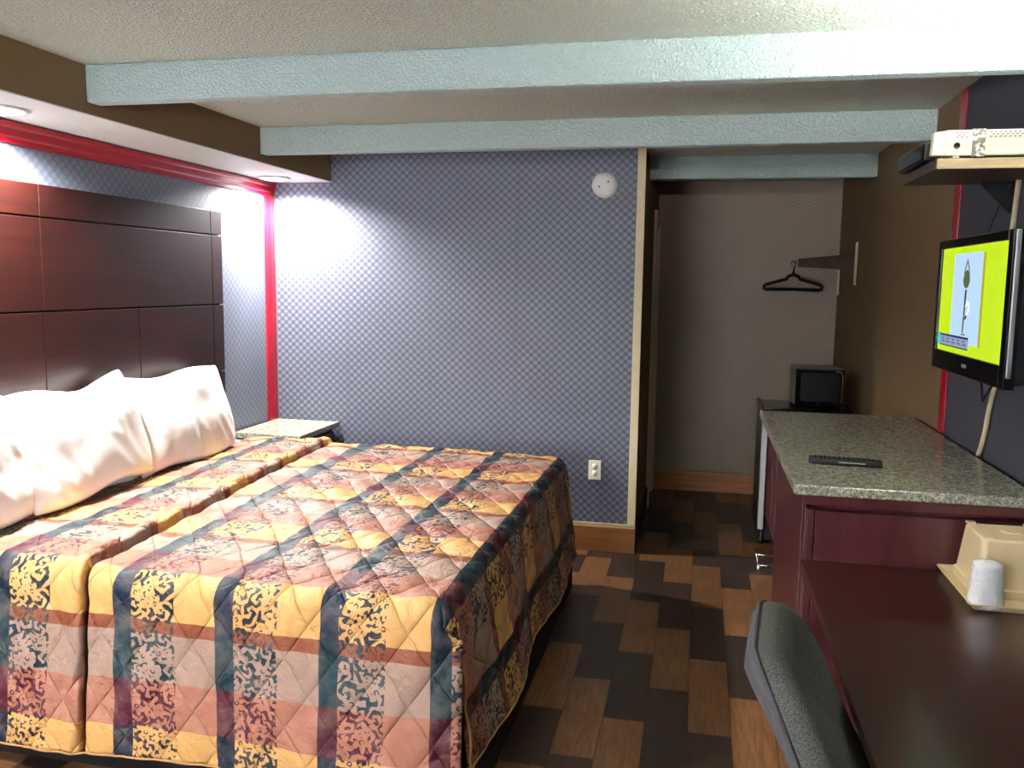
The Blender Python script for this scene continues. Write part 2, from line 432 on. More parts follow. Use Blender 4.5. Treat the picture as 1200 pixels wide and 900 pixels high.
# bathroom doorway in the alcove's left wall
dr = thing('door_1', (XA, 6.35, 0), 'narrow doorway with pale casing in the left wall of the alcove', 'door')
dr['kind'] = 'structure'
for k in ('label', 'category'): del dr[k]
obj('casing', BM().box(XA, XA+.022, 6.06, 6.14, 0, 2.085, .003).box(XA, XA+.022, 6.56, YA-.016, 0, 2.02, .003).box(XA, XA+.016, 6.14, 6.56, 2.0, 2.06, .003), m_casing, dr)
obj('door_panel', BM().box(XA-.07, XA-.03, 6.12, 6.58, .01, 2.03), m_brown, dr)

# ================================================================= BED
# headboard: wall-wide mahogany panelling
hb = thing('headboard', (XL, 3.0, 0), 'tall dark mahogany panelled headboard on the wall behind the bed', 'headboard')
obj('backing', BM().box(XL+.003, XL+.022, 1.65, 4.325, .05, 1.935), m_hole, hb)
rows = [(1.815, 1.94, (1.65, 1.76, 2.99, 4.22, 4.33)), (1.442, 1.808, (1.65, 1.76, 2.99, 4.225, 4.33)), (1.075, 1.435, (1.65, 1.76, 2.37, 2.985, 3.59, 4.225, 4.33)), (.60, 1.068, (1.65, 1.76, 2.99, 4.225, 4.33)), (.05, .593, (1.65, 1.76, 2.99, 4.225, 4.33))]
for z0, z1, ys in rows:
    for y0, y1 in zip(ys, ys[1:]):
        obj('panel', BM().box(XL+.02, XL+.042, y0+.0022, y1-.0022, z0, z1, .002), m_head, hb)
# bed
bed = thing('bed', (-1.6, 3.3, 0), 'king size bed with dark base under the plaid bedspread', 'bed')
BX0, BX1, BY0, BY1 = -2.555, -.70, 2.27, 4.36
obj('bed_base', BM().box(BX0, -.60, 2.3, 4.33, .0, .16, .004), m_dkfab, bed)
obj('box_spring', BM().box(BX0, BX1, BY0+.02, BY1-.02, .16, .38, .02), m_dkfab, bed)
obj('mattress', BM().box(BX0, BX1, BY0, BY1, .385, .668, .045, 4), m_linen, bed)
sh = BM(); nx, ny = 16, 60
for i in range(nx):
    for j in range(ny):
        P = []
        for a, c_ in ((i, j), (i+1, j), (i+1, j+1), (i, j+1)):
            x = -2.55+a/nx*.35; y = 2.21+c_/ny*2.19
            e = min(y-2.21, 4.40-y); z = .681+.004*math.sin(9*y+5*x)-(.05*max(0, 1-e/.06)**2)
            P.append((x, y, z))
        sh.quad(*P)
bmesh.ops.remove_doubles(sh.bm, verts=sh.bm.verts[:], dist=1e-5)
for f in sh.bm.faces: f.smooth = True
lab(obj('bed_sheet', sh, m_linen, bed), 'white sheet')

# bedspread
Rr = .06; Q = Rr*PI/2
EX, EN, EF = -.705, 2.262, 4.348; ZT = .690
def prof(d, fl):
    if d <= 0: return 0., 0.
    if d < Q: return Rr*math.sin(d/Rr), Rr*(1-math.cos(d/Rr))
    e = d-Q; return Rr+e*math.sin(fl), Rr+e*math.cos(fl)
def xfold(Y): return -1.803-.075*(min(max(Y, EN), EF)-2.2)+.10*min(.14, max(0., EN-Y))-.03*max(0., EN-Y-.14)
def P0(s, t):
    """s: distance along the bed, t: across it"""
    a = max(0., s-EX); bn = max(0., EN-t); bf = max(0., t-EF)
    b_ = bn if bn > 0 else -bf
    x, y = min(s, EX), min(max(t, EN), EF)
    z = ZT+.006*math.sin(3.1*x+2*y)*math.sin(2.3*y) - .012*max(0, (y-3.9))/.5*max(0, (x+1.3))/.6
    if a > 0 and b_ != 0:
        d = math.hypot(a, b_); o, dn = prof(d, .06); xs, ys, zs = x+o*a/d, y-o*b_/d, z-dn
        if bn > 0:                                          # the near drop runs on a little past the corner
            o, dn = prof(bn, .045); o += .014*math.sin(s*6.0+.6)*max(0, bn-Q)/.4
            k = min(1, max(0, (bn-.07)/.07)); k = k*k*(3-2*k)
            xf_, yf_, zf_ = EX+a*.95, y-o+2.6*a*a, z-dn
            x, y, z = xs+(xf_-xs)*k, ys+(yf_-ys)*k, zs+(zf_-zs)*k
        else: x, y, z = xs, ys, zs
    elif a > 0:
        fl = .15+.02*math.sin(5.2*t)
        o, dn = prof(a, fl); o += .012*math.sin(t*7.0+1)*max(0, a-Q)/.4; x += o; z -= dn
    elif bn > 0:
        o, dn = prof(bn, .045); o += .014*math.sin(s*6.0+.6)*max(0, bn-Q)/.4; y -= o; z -= dn
    elif bf > 0:
        o, dn = prof(bf, .0); y += o; z -= dn
    return Vector((x, y, z))
def P(s, t):
    e = 1e-3
    p = P0(s, t); n = (P0(s+e, t)-P0(s-e, t)).cross(P0(s, t+e)-P0(s, t-e))
    n = n.normalized() if n.length > 1e-12 else Vector((0, 0, 1))
    k = min(s, EX)-xfold(t)
    if k < 0: h = .017+.018*math.exp(-((k+.026)/.026)**2)*(1 if k < -.007 else max(0., -k/.007))
    else: h = -.022*math.exp(-(k/.010)**2)
    if k < -.3: h = .02*max(0., 1-(-k-.3)/.25)
    if t < EN and k < 0: h *= max(.55, 1-(EN-t)/.14)
    q = abs(math.sin(PI*(s+1.693)/.15+PI*(t-EN)/.21)*math.sin(PI*(s+1.693)/.15-PI*(t-EN)/.21))**.5
    h += .0075*q + .003*math.sin(23*s+9*t)*math.sin(17*t-6*s)
    return p+n*h
def drange(a, b, st):
    n = max(1, round((b-a)/st)); return [a+(b-a)*i/n for i in range(n+1)]
DN, DR, DF = .60, .545, .5
ss = drange(-2.44, -2.03, .02)+drange(-2.02, -1.80, .004)+drange(-1.79, -1.72, .01)+drange(-1.705, EX, .0125)[0:]+drange(EX+.012, EX+DR, .0125)
ts = drange(EN-DN, EN-.012, .0125)+drange(EN, EF, .0125)+drange(EF+.03, EF+DF, .03)
bm = bmesh.new(); uvl = bm.loops.layers.uv.new('UVMap'); V = {}
def shear(s, t):
    wgt = max(0., 1-abs(s-xfold(3.2))/.45)
    return s+(xfold(t)-xfold(3.2))*wgt if s < EX else s
for i, s0 in enumerate(ss):
    for j, t in enumerate(ts):
        V[i, j] = (bm.verts.new(P(shear(s0, t), t)), shear(s0, t), t)
for i in range(len(ss)-1):
    for j in range(len(ts)-1):
        a = ss[i+1]-EX; bn = EN-ts[j]; bf = ts[j+1]-EF
        if a > 0 and (bn > 0 or bf > 0):
            if bn > 0 and math.hypot(a, bn) > .13 and a > .105: continue
            if bf > 0 and math.hypot(a, bf) > .55: continue
        q = [V[i, j], V[i+1, j], V[i+1, j+1], V[i, j+1]]
        if bn > .02 and 0 < (q[0][1]+q[1][1])/2-xfold(ts[j]) < .0085: continue     # the fold hangs open on the drop
        f = bm.faces.new([x[0] for x in q]); f.smooth = True
        for l, x in zip(f.loops, q):
            s_, t_ = x[1], x[2]
            fx = xfold(t_); mid = (q[0][1]+q[1][1]+q[2][1]+q[3][1])/4-xfold((ts[j]+ts[j+1])/2)+fx
            u = s_+1.693+.07*(min(max(t_, EN), EF)-2.2)*max(0., 1-abs(s_-fx)/.45) if mid > fx else s_-fx+.314
            vv = t_-EN; vv = vv*.9 if vv > 0 else vv
            l[uvl].uv = (u+3.33, vv)
sp = obj('bedspread', bm, m_spread, None)
tag(sp, 'quilted plaid bedspread with blue, gold and burgundy damask stripes on the bed', 'bedspread')
md = sp.modifiers.new('cloth_thickness', 'SOLIDIFY'); md.thickness = .008; md.offset = -1
# bound hems (piped edge) of the spread
hem = BM()
hem.tube([P(EX+DR, t) for t in drange(EN+.0, EF, .03)], .0042, 6)
hem.tube([P(EX+d, EN+.004) for d in drange(.10, DR, .02)], .0052, 6)
hem.tube([P(s, EN-DN) for s in drange(-2.43, EX-.01, .02)], .0036, 6)
hp = obj('piped_hem', hem, m_lining); hp.parent = sp; lab(hp, 'tan piped hem')

# pillows
def pillow(name, c, w, h, th, rz, lean, label, seed, roll=0):
    rnd = random.Random(seed); b = bmesh.new(); n = 34
    ph = [rnd.uniform(0, 6) for _ in range(8)]
    grid = {}
    for side in (1, -1):
        for i in range(n+1):
            for j in range(n+1):
                u, v = i/n*2-1, j/n*2-1
                if side == -1 and (i in (0, n) or j in (0, n)): grid[side, i, j] = grid[1, i, j]; continue
                pin = 1-.07*(1-abs(v)**2)*abs(u)**3; pin2 = 1-.10*(1-abs(u)**2)*abs(v)**3
                f = (max(0, 1-abs(u)**2.6)*max(0, 1-abs(v)**2.6))**.42
                q_ = Vector((u*1.6+seed, v*1.2, side*3.1)); wr = .022*noise.noise(q_)
                q_ = Vector((u*5.0+v*1.5+seed, v*1.1, side*2.0)); wr += .009*(.5-abs(noise.noise(q_))*2)*(1-.4*f)
                y_ = side*(th/2*f+wr*min(1, f*1.6))
                x_ = u*w/2*pin2*(1+.02*math.sin(3*v+ph[4])); z_ = v*h/2*pin+.012*math.sin(4*u+ph[5])*v
                if abs(v) > .8 and v > 0: z_ -= .018*math.cos(u*PI)*(.5+.5*math.sin(ph[6]))
                grid[side, i, j] = b.verts.new((x_, y_, z_))
    for side in (1, -1):
        for i in range(n):
            for j in range(n):
                q = [grid[side, i, j], grid[side, i+1, j], grid[side, i+1, j+1], grid[side, i, j+1]]
                f = b.faces.new(q if side == -1 else q[::-1]); f.smooth = True
    M_ = Matrix.Translation(c) @ Matrix.Rotation(rz, 4, 'Z') @ Matrix.Rotation(lean, 4, 'X') @ Matrix.Rotation(roll, 4, 'Y')
    b.transform(M_); B = BM(); B.bm.free(); B.bm = b
    o = obj(name, B, m_linen); tag(o, label, 'pillow')
    sd = o.modifiers.new('soft', 'SUBSURF'); sd.levels = 1; sd.render_levels = 1
    return o
L = -math.radians(14)
pillow('pillow', (-2.425, 3.69, .915), .79, .45, .17, PI/2, L*1.0, 'plump white pillow nearest the nightstand, leaning on the headboard', 3)
pillow('pillow', (-2.40, 2.97, .932), .76, .445, .18, PI/2+.05, L*1.2, 'white pillow in the middle of the row on the bed', 11, -.03)
pillow('pillow', (-2.405, 2.29, .925), .74, .445, .18, PI/2, L*1.1, 'white pillow at the left picture edge, cut off by the frame', 19)

# nightstand
ns = thing('nightstand', (-2.39, 4.66, 0), 'dark wood nightstand with a speckled granite top in the corner beside the bed', 'nightstand')
lab(obj('granite_top', BM().box(XL+.016, -2.175, 4.436, YB-.015, .672, .703, .004), m_granite, ns), 'speckled granite top')
obj('body', BM().box(XL+.02, -2.215, 4.45, YB-.03, .06, .672, .003), m_head, ns)
obj('plinth', BM().box(XL+.04, -2.25, 4.47, YB-.05, 0, .06), m_head, ns)
for z0, z1 in ((.40, .645), (.10, .385)):
    d = obj('drawer', BM().box(-2.216, -2.198, 4.465, YB-.045, z0, z1, .003), m_head, ns)
    obj('knob', BM().lathe([(0, .028), (.012, .026), (.014, .018), (.006, .010), (.005, 0)], (-2.198, 4.69, (z0+z1)/2), 16, axis='X').bm if False else BM().tube([(-2.198, 4.69, (z0+z1)/2), (-2.175, 4.69, (z0+z1)/2)], [.006, .013], 14), m_silver, d)

# ================================================================= FIXTURES
for i, y in enumerate((4.73, 2.70, .67)):
    t = thing('downlight', (POT_X, y, POT_Z), ('glowing recessed downlight in the white soffit, closest to the far corner', 'glowing recessed downlight in the soffit at the left picture edge', 'unseen recessed downlight added in the soffit near the window wall')[i], 'downlight', None)
    obj('trim_ring', BM().lathe([(.074, 0), (.090, -.001), (.096, -.004), (.093, -.008), (.078, -.009), (.072, -.004), (.072, 0)], (POT_X, y, POT_Z), 40), m_white, t)
    obj('lens', BM().lathe([(0, -.018), (.03, -.017), (.055, -.014), (.070, -.010), (.074, -.003)], (POT_X, y, POT_Z), 40), glow('lamp_lens', (1, .96, .9, 1), 12), t)

sd = thing('smoke_detector', (-.553, YB, 2.134), 'round white smoke detector high on the blue wall', 'smoke detector')
obj('base', BM().lathe([(.073, 0), (.073, .016), (.068, .020), (.058, .022), (.058, .026), (0, .026)], (-.553, YB, 2.134), 40, axis='Y'), m_detector, sd)
obj('cover', BM().lathe([(.066, .026), (.067, .036), (.062, .043), (.03, .046), (0, .046)], (-.553, YB, 2.134), 40, axis='Y'), m_detector, sd)
for dx, dz in ((-.028, -.012), (.022, .014)):
    obj('sensor_hole', BM().lathe([(.006, .0445), (.006, .0470), (0, .0470)], (-.553+dx, YB, 2.134+dz), 14, axis='Y'), m_grey, sd)
po = thing('power_outlet', (-.572, YB, .488), 'white double power outlet low on the blue wall', 'outlet')
obj('plate', BM().box(-.609, -.535, YB-.007, YB, .430, .546, .003), m_plast, po)
for dz in (.02, -.021):
    k = obj('socket', BM().lathe([(.0165, 0), (.0165, .0035), (0, .0035)], (-.572, YB-.006, .488+dz), 20, axis='Y'), m_plast, po)
    obj('slot', BM().box(-.5795, -.5775, YB-.0105, YB-.009, .487+dz, .496+dz).box(-.5675, -.5655, YB-.0105, YB-.009, .488+dz, .495+dz).box(-.5745, -.5695, YB-.0105, YB-.009, .478+dz, .483+dz), m_hole, k)
obj('screw', BM().lathe([(.003, 0), (.003, .0015), (0, .0015)], (-.572, YB-.0068, .488), 10, axis='Y'), m_silver, po)

# wall lamp out of the frame
wl = thing('wall_lamp', (XR, LAMP.y, LAMP.z), 'wall lamp with an upward facing metal bowl, up on the right wall', 'lamp')
obj('back_plate', BM().box(XR-.012, XR, LAMP.y-.05, LAMP.y+.05, LAMP.z-.12, LAMP.z-.02, .003), m_silver, wl)
obj('arm', BM().tube([(XR, LAMP.y, LAMP.z-.08), (LAMP.x, LAMP.y, LAMP.z-.08)], .008), m_silver, wl)
obj('bowl_shade', BM().lathe([(0, -.085), (.05, -.078), (.085, -.045), (.098, .010), (.094, .010), (.081, -.043), (.048, -.074), (0, -.08)], LAMP, 36), m_silver, wl)

# ================================================================= RIGHT SIDE: counter, desk, fridge
ZG, ZD, CY, CX = 1.005, .778, 2.603, .328
cab = thing('counter_cabinet', (.65, 3.3, 0), 'tall cherry red cabinet under the granite counter, beside the desk', 'cabinet')
obj('side_panel', BM().box(CX+.024, XR-.004, CY+.002, CY+.03, 0, .927, .002), m_cherry, cab)
obj('corner_post', BM().box(CX+.002, CX+.022, CY-.001, CY+.03, 0, .929, .0025), m_cherry, cab)
obj('body', BM().box(CX+.004, XR-.004, CY+.03, 3.54, .0, .945), m_cherry, cab)
for q0, q1 in ((CY+.03, 2.70), (3.47, 3.545)): obj('stile', BM().box(CX, CX+.02, q0, q1, 0, .945, .002), m_cherry, cab)
obj('door', BM().box(CX-.002, CX+.014, 2.705, 3.465, .04, .925, .004), m_cherry, cab)
obj('top_frame', BM().box(.312, XR-.004, CY-.008, 4.085, .945, .975, .003), m_cherry, cab)
obj('far_panel', BM().box(CX, CX+.02, 3.60, 4.06, .545, .945, .003).box(CX-.006, CX, 3.74, 3.80, .55, .945).box(CX, XR-.004, 4.04, 4.06, .545, .945).box(CX, XR-.004, 3.6, 4.06, .53, .55), m_cherry, cab)
obj('rear_leg', BM().box(XR-.08, XR-.01, 4.0, 4.06, 0, .545), m_cherry, cab)
gt = obj('granite_countertop', BM().box(.288, XR-.02, CY-.018, 4.115, .975, ZG, .006, 3), m_granite)
tag(gt, 'grey speckled granite countertop holding the remote control', 'countertop')

dk_ = thing('desk', (.64, 1.8, 0), 'dark cherry wood desk below the television, in the foreground', 'desk')
obj('desk_top', BM().box(.318, XR-.004, .95, CY-.001, ZD-.028, ZD, .003), m_desk, dk_)
obj('apron', BM().box(.425, .445, 1.0, CY-.001, ZD-.13, ZD-.028), m_cherry, dk_)
obj('side_panel', BM().box(.345, XR-.01, .97, 1.0, 0, ZD-.028), m_cherry, dk_)
obj('back_panel', BM().box(XR-.03, XR-.008, 1.0, CY-.001, .3, ZD-.028), m_cherry, dk_)
dw = obj('drawer', BM().box(.413, .426, 1.15, 1.95, ZD-.122, ZD-.036, .003), m_cherry, dk_)
obj('handle', BM().tube([(.414, 1.62, ZD-.08), (.392, 1.63, ZD-.08), (.392, 1.74, ZD-.08), (.414, 1.75, ZD-.08)], .004, 8), m_chrome, dw)

fr = thing('mini_fridge', (.66, 5.62, 0), 'black mini fridge with pale door edge behind the granite counter', 'fridge')
obj('body', BM().box(.435, .90, 5.37, 5.74, .03, .832, .006), m_black, fr)
obj('top_panel', BM().box(.395, .905, 5.355, 5.75, .832, .850, .006), m_blackg, fr)
d = obj('door', BM().box(.385, .43, 5.358, 5.75, .10, .832, .008), m_black, fr)
lab(obj('door_edge', BM().box(.392, .424, 5.345, 5.36, .10, .80, .003), m_fridgew, d), 'pale grey door edge')
obj('door_lip', BM().box(.378, .40, 5.36, 5.74, .835, .862, .006), m_black, d)
for x, y in ((.42, 5.40), (.87, 5.40), (.42, 5.71), (.87, 5.71)):
    obj('foot', BM().lathe([(0, 0), (.018, 0), (.018, .03), (.010, .035), (.010, .11 if x < .5 else .035)], (x, y, 0), 14), m_black, fr)

mw = thing('microwave', (.72, 5.64, .85), 'small black microwave standing on the mini fridge', 'microwave')
x0, x1, y0, y1, z0, z1 = .578, .862, 5.45, 5.73, .862, 1.085
lab(obj('housing', BM().box(x0, x1, y0+.016, y1, z0, z1, .008, 3), m_grey, mw), 'dull grey metal housing')
d = obj('door', BM().box(x0+.004, x1, y0, y0+.018, z0, z1-.004, .007, 3), m_blackg, mw)
w_ = BM()
rp = []
for cx, cz, a0 in ((x1-.045, z1-.045, 0), (x0+.055, z1-.045, 90), (x0+.055, z0+.045, 180), (x1-.045, z0+.045, 270)):
    for k in range(7): a = math.radians(a0+k*15); rp.append((cx+.02*math.cos(a), cz+.02*math.sin(a)))
w_.prism(rp, 'Y', y0-.003, y0+.002)
obj('window', w_, plain('oven_window', srgb(8, 8, 9), .45, .2), d)
obj('edge_strip', BM().tube([(x1-.012, y0-.001, z0+.02), (x1-.010, y0-.001, z1-.04), (x1-.018, y0-.001, z1-.018), (x1-.05, y0-.001, z1-.012)], .003, 8), m_grey, d)
obj('badge', BM().box(.715, .722, y0-.002, y0+.001, z0+.012, z0+.017), m_silver, d)
for x in (x0+.03, x1-.03):
    for y in (y0+.04, y1-.04): obj('foot', BM().lathe([(0, 0), (.012, 0), (.010, .012)], (x, y, .85), 12), m_black, mw)

# chrome frame on the floor behind the cabinet
cf = thing('wire_stand', (.40, 4.88, 0), 'low chrome wire stand with two short bars on the floor behind the cabinet', 'stand')
Yc = 4.88
for xx in (.375, .47):
    lg = obj('leg', BM().tube([(xx-.018, Yc+.05, .10), (xx, Yc, .01)], .006, 10), m_chrome, cf)
    obj('foot', BM().lathe([(0, 0), (.010, 0), (.011, .016), (.007, .022)], (xx+.001, Yc-.002, 0), 12), m_plast, lg)
for y, z, xo in ((Yc+.03, .072, -.010), (Yc+.004, .020, 0)):
    obj('bar', BM().tube([(.375+xo, y, z), (.47+xo, y, z)], .006, 10), m_chrome, cf)

# ================================================================= TELEVISION
TX, TY0, TY1, TZ0, TZ1 = .783, 2.472, 3.192, 1.315, 1.735
tv = thing('television', (XR, 2.83, 1.5), 'flat screen television on the right wall showing a lime green picture', 'television')
fb = BM()
by0, by1, bz0, bz1 = TY0+.042, TY1-.028, TZ0+.062, TZ1-.028
for a in ((TY0, by0, TZ0, TZ1), (by1, TY1, TZ0, TZ1), (by0, by1, TZ0, bz0), (by0, by1, bz1, TZ1)):
    fb.box(TX, TX+.028, *a, .003)
obj('bezel', fb, m_blackg, tv)
lab(obj('side_rim', BM().box(TX+.004, TX+.017, TY0-.005, TY0+.001, TZ0+.03, TZ1-.002, .003), m_silver, tv), 'bright silver side rim')
obj('housing', BM().loft([[(TX+.026, TY0+.004, TZ0+.01), (TX+.026, TY1-.004, TZ0+.01), (TX+.026, TY1-.004, TZ1-.006), (TX+.026, TY0+.004, TZ1-.006)],
                          [(TX+.06, TY0+.01, TZ0+.015), (TX+.06, TY1-.01, TZ0+.015), (TX+.06, TY1-.01, TZ1-.012), (TX+.06, TY0+.01, TZ1-.012)],
                          [(TX+.10, TY0+.09, TZ0+.05), (TX+.10, TY1-.09, TZ0+.05), (TX+.10, TY1-.09, TZ1-.06), (TX+.10, TY0+.09, TZ1-.06)]], smooth=False), m_black, tv)
sc_ = obj('screen', BM().box(TX+.008, TX+.02, by0, by1, bz0, bz1), glow('screen_lime', srgb(188, 222, 0), .95), tv)
def flat(name, poly, mat, dx, par=sc_):
    """polygon on the screen in (fraction from the far edge, fraction up)"""
    H_, W_ = bz1-bz0, by1-by0
    pts = [(by1-u*W_, bz0+v*H_) for u, v in poly]
    b_ = BM().prism(pts, 'X', TX+.008-dx, TX+.0082)
    return obj(name, b_, mat, par)
flat('picture_panel', [(.21, .10), (.66, .10), (.66, .94), (.21, .94)], glow('screen_pale_blue', srgb(176, 206, 232), .95), .0005)
flat('panel_shadow', [(.66, .10), (.69, .10), (.69, .93), (.66, .93)], glow('screen_olive', srgb(170, 164, 10), .9), .0004)
flat('stem', [(.412, .20), (.428, .20), (.445, .60), (.418, .60)], glow('screen_stem', srgb(52, 50, 46), .9), .0009)
bud = [(.43+.052*math.cos(a)*(1-.35*max(0, math.sin(a))), .70+.085*math.sin(a)) for a in [k*PI/10 for k in range(20)]]
flat('bud', bud, glow('screen_bud', srgb(78, 94, 48), .9), .0010)
ring = []
for a, w__ in ((.0, 1), (.5, .6), (1, 0)): ring.append((.43+.05*w__, .74+.14*a))
flat('tip_leaf', [(.385, .74), (.395, .80), (.43, .885), (.465, .80), (.475, .74), (.463, .75), (.455, .79), (.43, .855), (.405, .79), (.397, .75)], glow('screen_tip', srgb(84, 86, 70), .9), .0012)
flat('petal', [(.43, .44), (.46, .50), (.50, .48), (.505, .41), (.47, .36), (.435, .33), (.43, .36), (.47, .39), (.485, .43), (.47, .465)], glow('screen_petal', srgb(236, 238, 226), .95), .0012)
flat('green_leaf', [(.425, .32), (.445, .37), (.475, .365), (.46, .33)], glow('screen_leaf', srgb(58, 84, 40), .9), .0013)
flat('program_bar', [(.03, .055), (.52, .055), (.52, .155), (.03, .155)], glow('screen_bar', srgb(150, 160, 190), .8), .0010)
flat('bar_line', [(.05, .145), (.52, .145), (.52, .165), (.05, .165)], glow('screen_bar_dark', srgb(36, 40, 92), .9), .0012)
flat('bar_line', [(.05, .048), (.52, .048), (.52, .06), (.05, .06)], glow('screen_bar_dark', srgb(36, 40, 92), .9), .0012)
flat('bar_tile', [(.0, .055), (.05, .055), (.05, .175), (.0, .175)], glow('screen_teal', srgb(60, 196, 196), .9), .0013)
m_bt = glow('screen_bar_text', srgb(84, 92, 130), .8)
for q in range(5):
    u = .075+q*.09
    flat('bar_text', [(u, .085), (u+.055, .085), (u+.055, .10), (u, .10)], m_bt, .0014)
    flat('bar_text', [(u, .115), (u+.04, .115), (u+.04, .13), (u, .13)], m_bt, .0014)
flat('caption', [(.40, .135+.045), (.46, .135+.045), (.46, .147+.045), (.40, .147+.045)], m_bt, .0012)
obj('brand_plate', BM().box(TX-.001, TX+.001, 2.80, 2.845, TZ0+.026, TZ0+.037, .0005), m_silver, tv)
mt = obj('mount', BM().box(XR-.012, XR, 2.72, 2.94, 1.40, 1.62, .003).tube([(XR-.01, 2.83, 1.51), (TX+.098, 2.83, 1.51)], .02, 12), m_black, tv)

# shelf above the television
sf = thing('wall_shelf', (XR, 2.95, 1.93), 'small dark wooden shelf high on the right wall above the television', 'shelf')
SX0, SY0, SY1, SZ0, SZ1 = .648, 2.742, 3.17, 1.920, 1.950
obj('board', BM().box(SX0, XR-.001, SY0+.004, SY1, SZ0, SZ1, .003), m_shelfw, sf)
lab(obj('front_edge', BM().box(SX0+.003, XR-.001, SY0, SY0+.005, SZ0, SZ1, .004, 3), m_endg, sf), 'pale wood front edge')
obj('bracket', BM().prism([(XR-.001, 1.82), (XR-.012, 1.82), (XR-.10, 1.912), (XR-.10, 1.92), (XR-.001, 1.92)], 'Y', 3.09, 3.105), m_black, sf)
sb_ = thing('set_top_box', (.78, 2.97, SZ1), 'flat black electronic box lying on the shelf behind the white case', 'set-top box')
obj('case', BM().box(.632, .91, 2.82, 3.14, SZ1+.004, SZ1+.058, .004), m_black, sb_)
obj('front_panel', BM().box(.624, .633, 2.825, 3.135, SZ1+.007, SZ1+.055, .003), m_blackg, sb_)
for x in (.66, .88):
    for y in (2.85, 3.11): obj('foot', BM().lathe([(0, 0), (.01, 0), (.01, .005)], (x, y, SZ1), 10), m_black, sb_)
wc = thing('plastic_case', (.80, 2.76, SZ1), 'white plastic case with two screws and clear tape on the shelf edge', 'case')
WB = 2.738
obj('body', BM().box(.668, .958, WB, WB+.05, SZ1+.006, SZ1+.078, .004), m_plast, wc)
obj('end_cap', BM().loft([[(.668, WB+.003, SZ1+.008), (.668, WB+.047, SZ1+.008), (.668, WB+.047, SZ1+.076), (.668, WB+.003, SZ1+.076)],
                          [(.636, WB+.012, SZ1+.010), (.636, WB+.04, SZ1+.010), (.640, WB+.04, SZ1+.074), (.640, WB+.012, SZ1+.074)]], smooth=False), m_plast, wc)
for xa, xb in ((.690, .732), (.778, .938)):
    gr_ = BM().box(xa, xb, WB-.0006, WB+.001, SZ1+.054, SZ1+.074)
    for r_ in range(3):
        x = xa+.003+(r_ % 2)*.006
        while x+.009 < xb:
            gr_.prism([(x, SZ1+.056+r_*.006), (x+.006, SZ1+.056+r_*.006), (x+.009, SZ1+.060+r_*.006), (x+.003, SZ1+.060+r_*.006)], 'Y', WB-.0016, WB, mat=1); x += .0125
    lab(obj('vent_grid', gr_, [m_plast, m_grey], wc), 'grey vent slots')
for x in (.698, .905):
    obj('screw', BM().lathe([(.0085, 0), (.0085, .003), (.005, .0035), (.005, .001), (0, .001)], (x, WB, SZ1+.034), 18, axis='Y'), m_hole, wc)
lab(obj('tape_strip', BM().box(.738, .772, WB-.003, WB+.055, SZ1+.002, SZ1+.080, .002), m_tape, wc), 'crumpled clear tape')
for x in (.69, .94): obj('foot', BM().box(x, x+.018, WB+.004, WB+.045, SZ1, SZ1+.008), m_plast, wc)

# cords on the right wall
def wave(p, q, n, amp, ax=1, ph=0):
    p, q = Vector(p), Vector(q); out = []
    for i in range(n+1):
        t = i/n; v_ = p.lerp(q, t); v_[ax] += amp*math.sin(t*PI*2+ph)*math.sin(t*PI); out.append(v_)
    return out
cc = obj('cord_cover', BM().tube(wave((XR-.009, 3.035, 1.92), (XR-.009, 3.10, 1.28), 14, .012)+wave((XR-.009, 3.115, 1.24), (XR-.009, 3.2, 1.03), 6, .006)+[(XR-.012, 3.21, 1.007)], .0085, 10), m_cream)
tag(cc, 'pale cord running down the right wall behind the television', 'cord')
pc = obj('power_cord', BM().tube([(.86, 2.95, 1.36), (.88, 2.97, 1.27), (.90, 3.02, 1.22), (.92, 3.09, 1.21), (.945, 3.12, 1.24), (.955, 3.10, 1.27)], .0045, 8), m_black, tv)
lab(pc, 'thin black cord loop')
ac = obj('antenna_cord', BM().tube([(XR-.03, 3.03, 1.91), (XR-.01, 3.20, 1.86), (XR-.006, 3.28, 1.80), (XR-.006, 3.31, 1.765)], .003, 8), m_black)
tag(ac, 'thin black cord dangling under the shelf above the television', 'cord')

# ================================================================= SMALL THINGS ON THE COUNTER AND DESK
rc = thing('remote_control', (.48, 2.92, ZG), 'slim black remote control lying on the granite counter', 'remote control')
MR = Matrix.Translation((.478, 2.925, ZG)) @ Matrix.Rotation(math.radians(-6), 4, 'Z')
obj('body', BM().box(-.112, .112, -.026, .026, .001, .020, .006, 3, M=MR), plain('remote_black', srgb(12, 12, 13), .45, .35), rc)
bt = BM()
for i in range(13):
    for j in range(3):
        bt.box(-.095+i*.0145, -.085+i*.0145, -.017+j*.0125, -.009+j*.0125, .019, .0225, .001, 1, M=MR)
obj('buttons', bt, plain('rubber_keys', srgb(24, 24, 26), .7, .2), rc)
lab(obj('side_highlight', BM().box(-.02, .06, -.0268, -.0255, .010, .013, M=MR), m_silver, rc), 'silver highlight along the side')  # thin silver strip stands in for the highlight on the remote's side

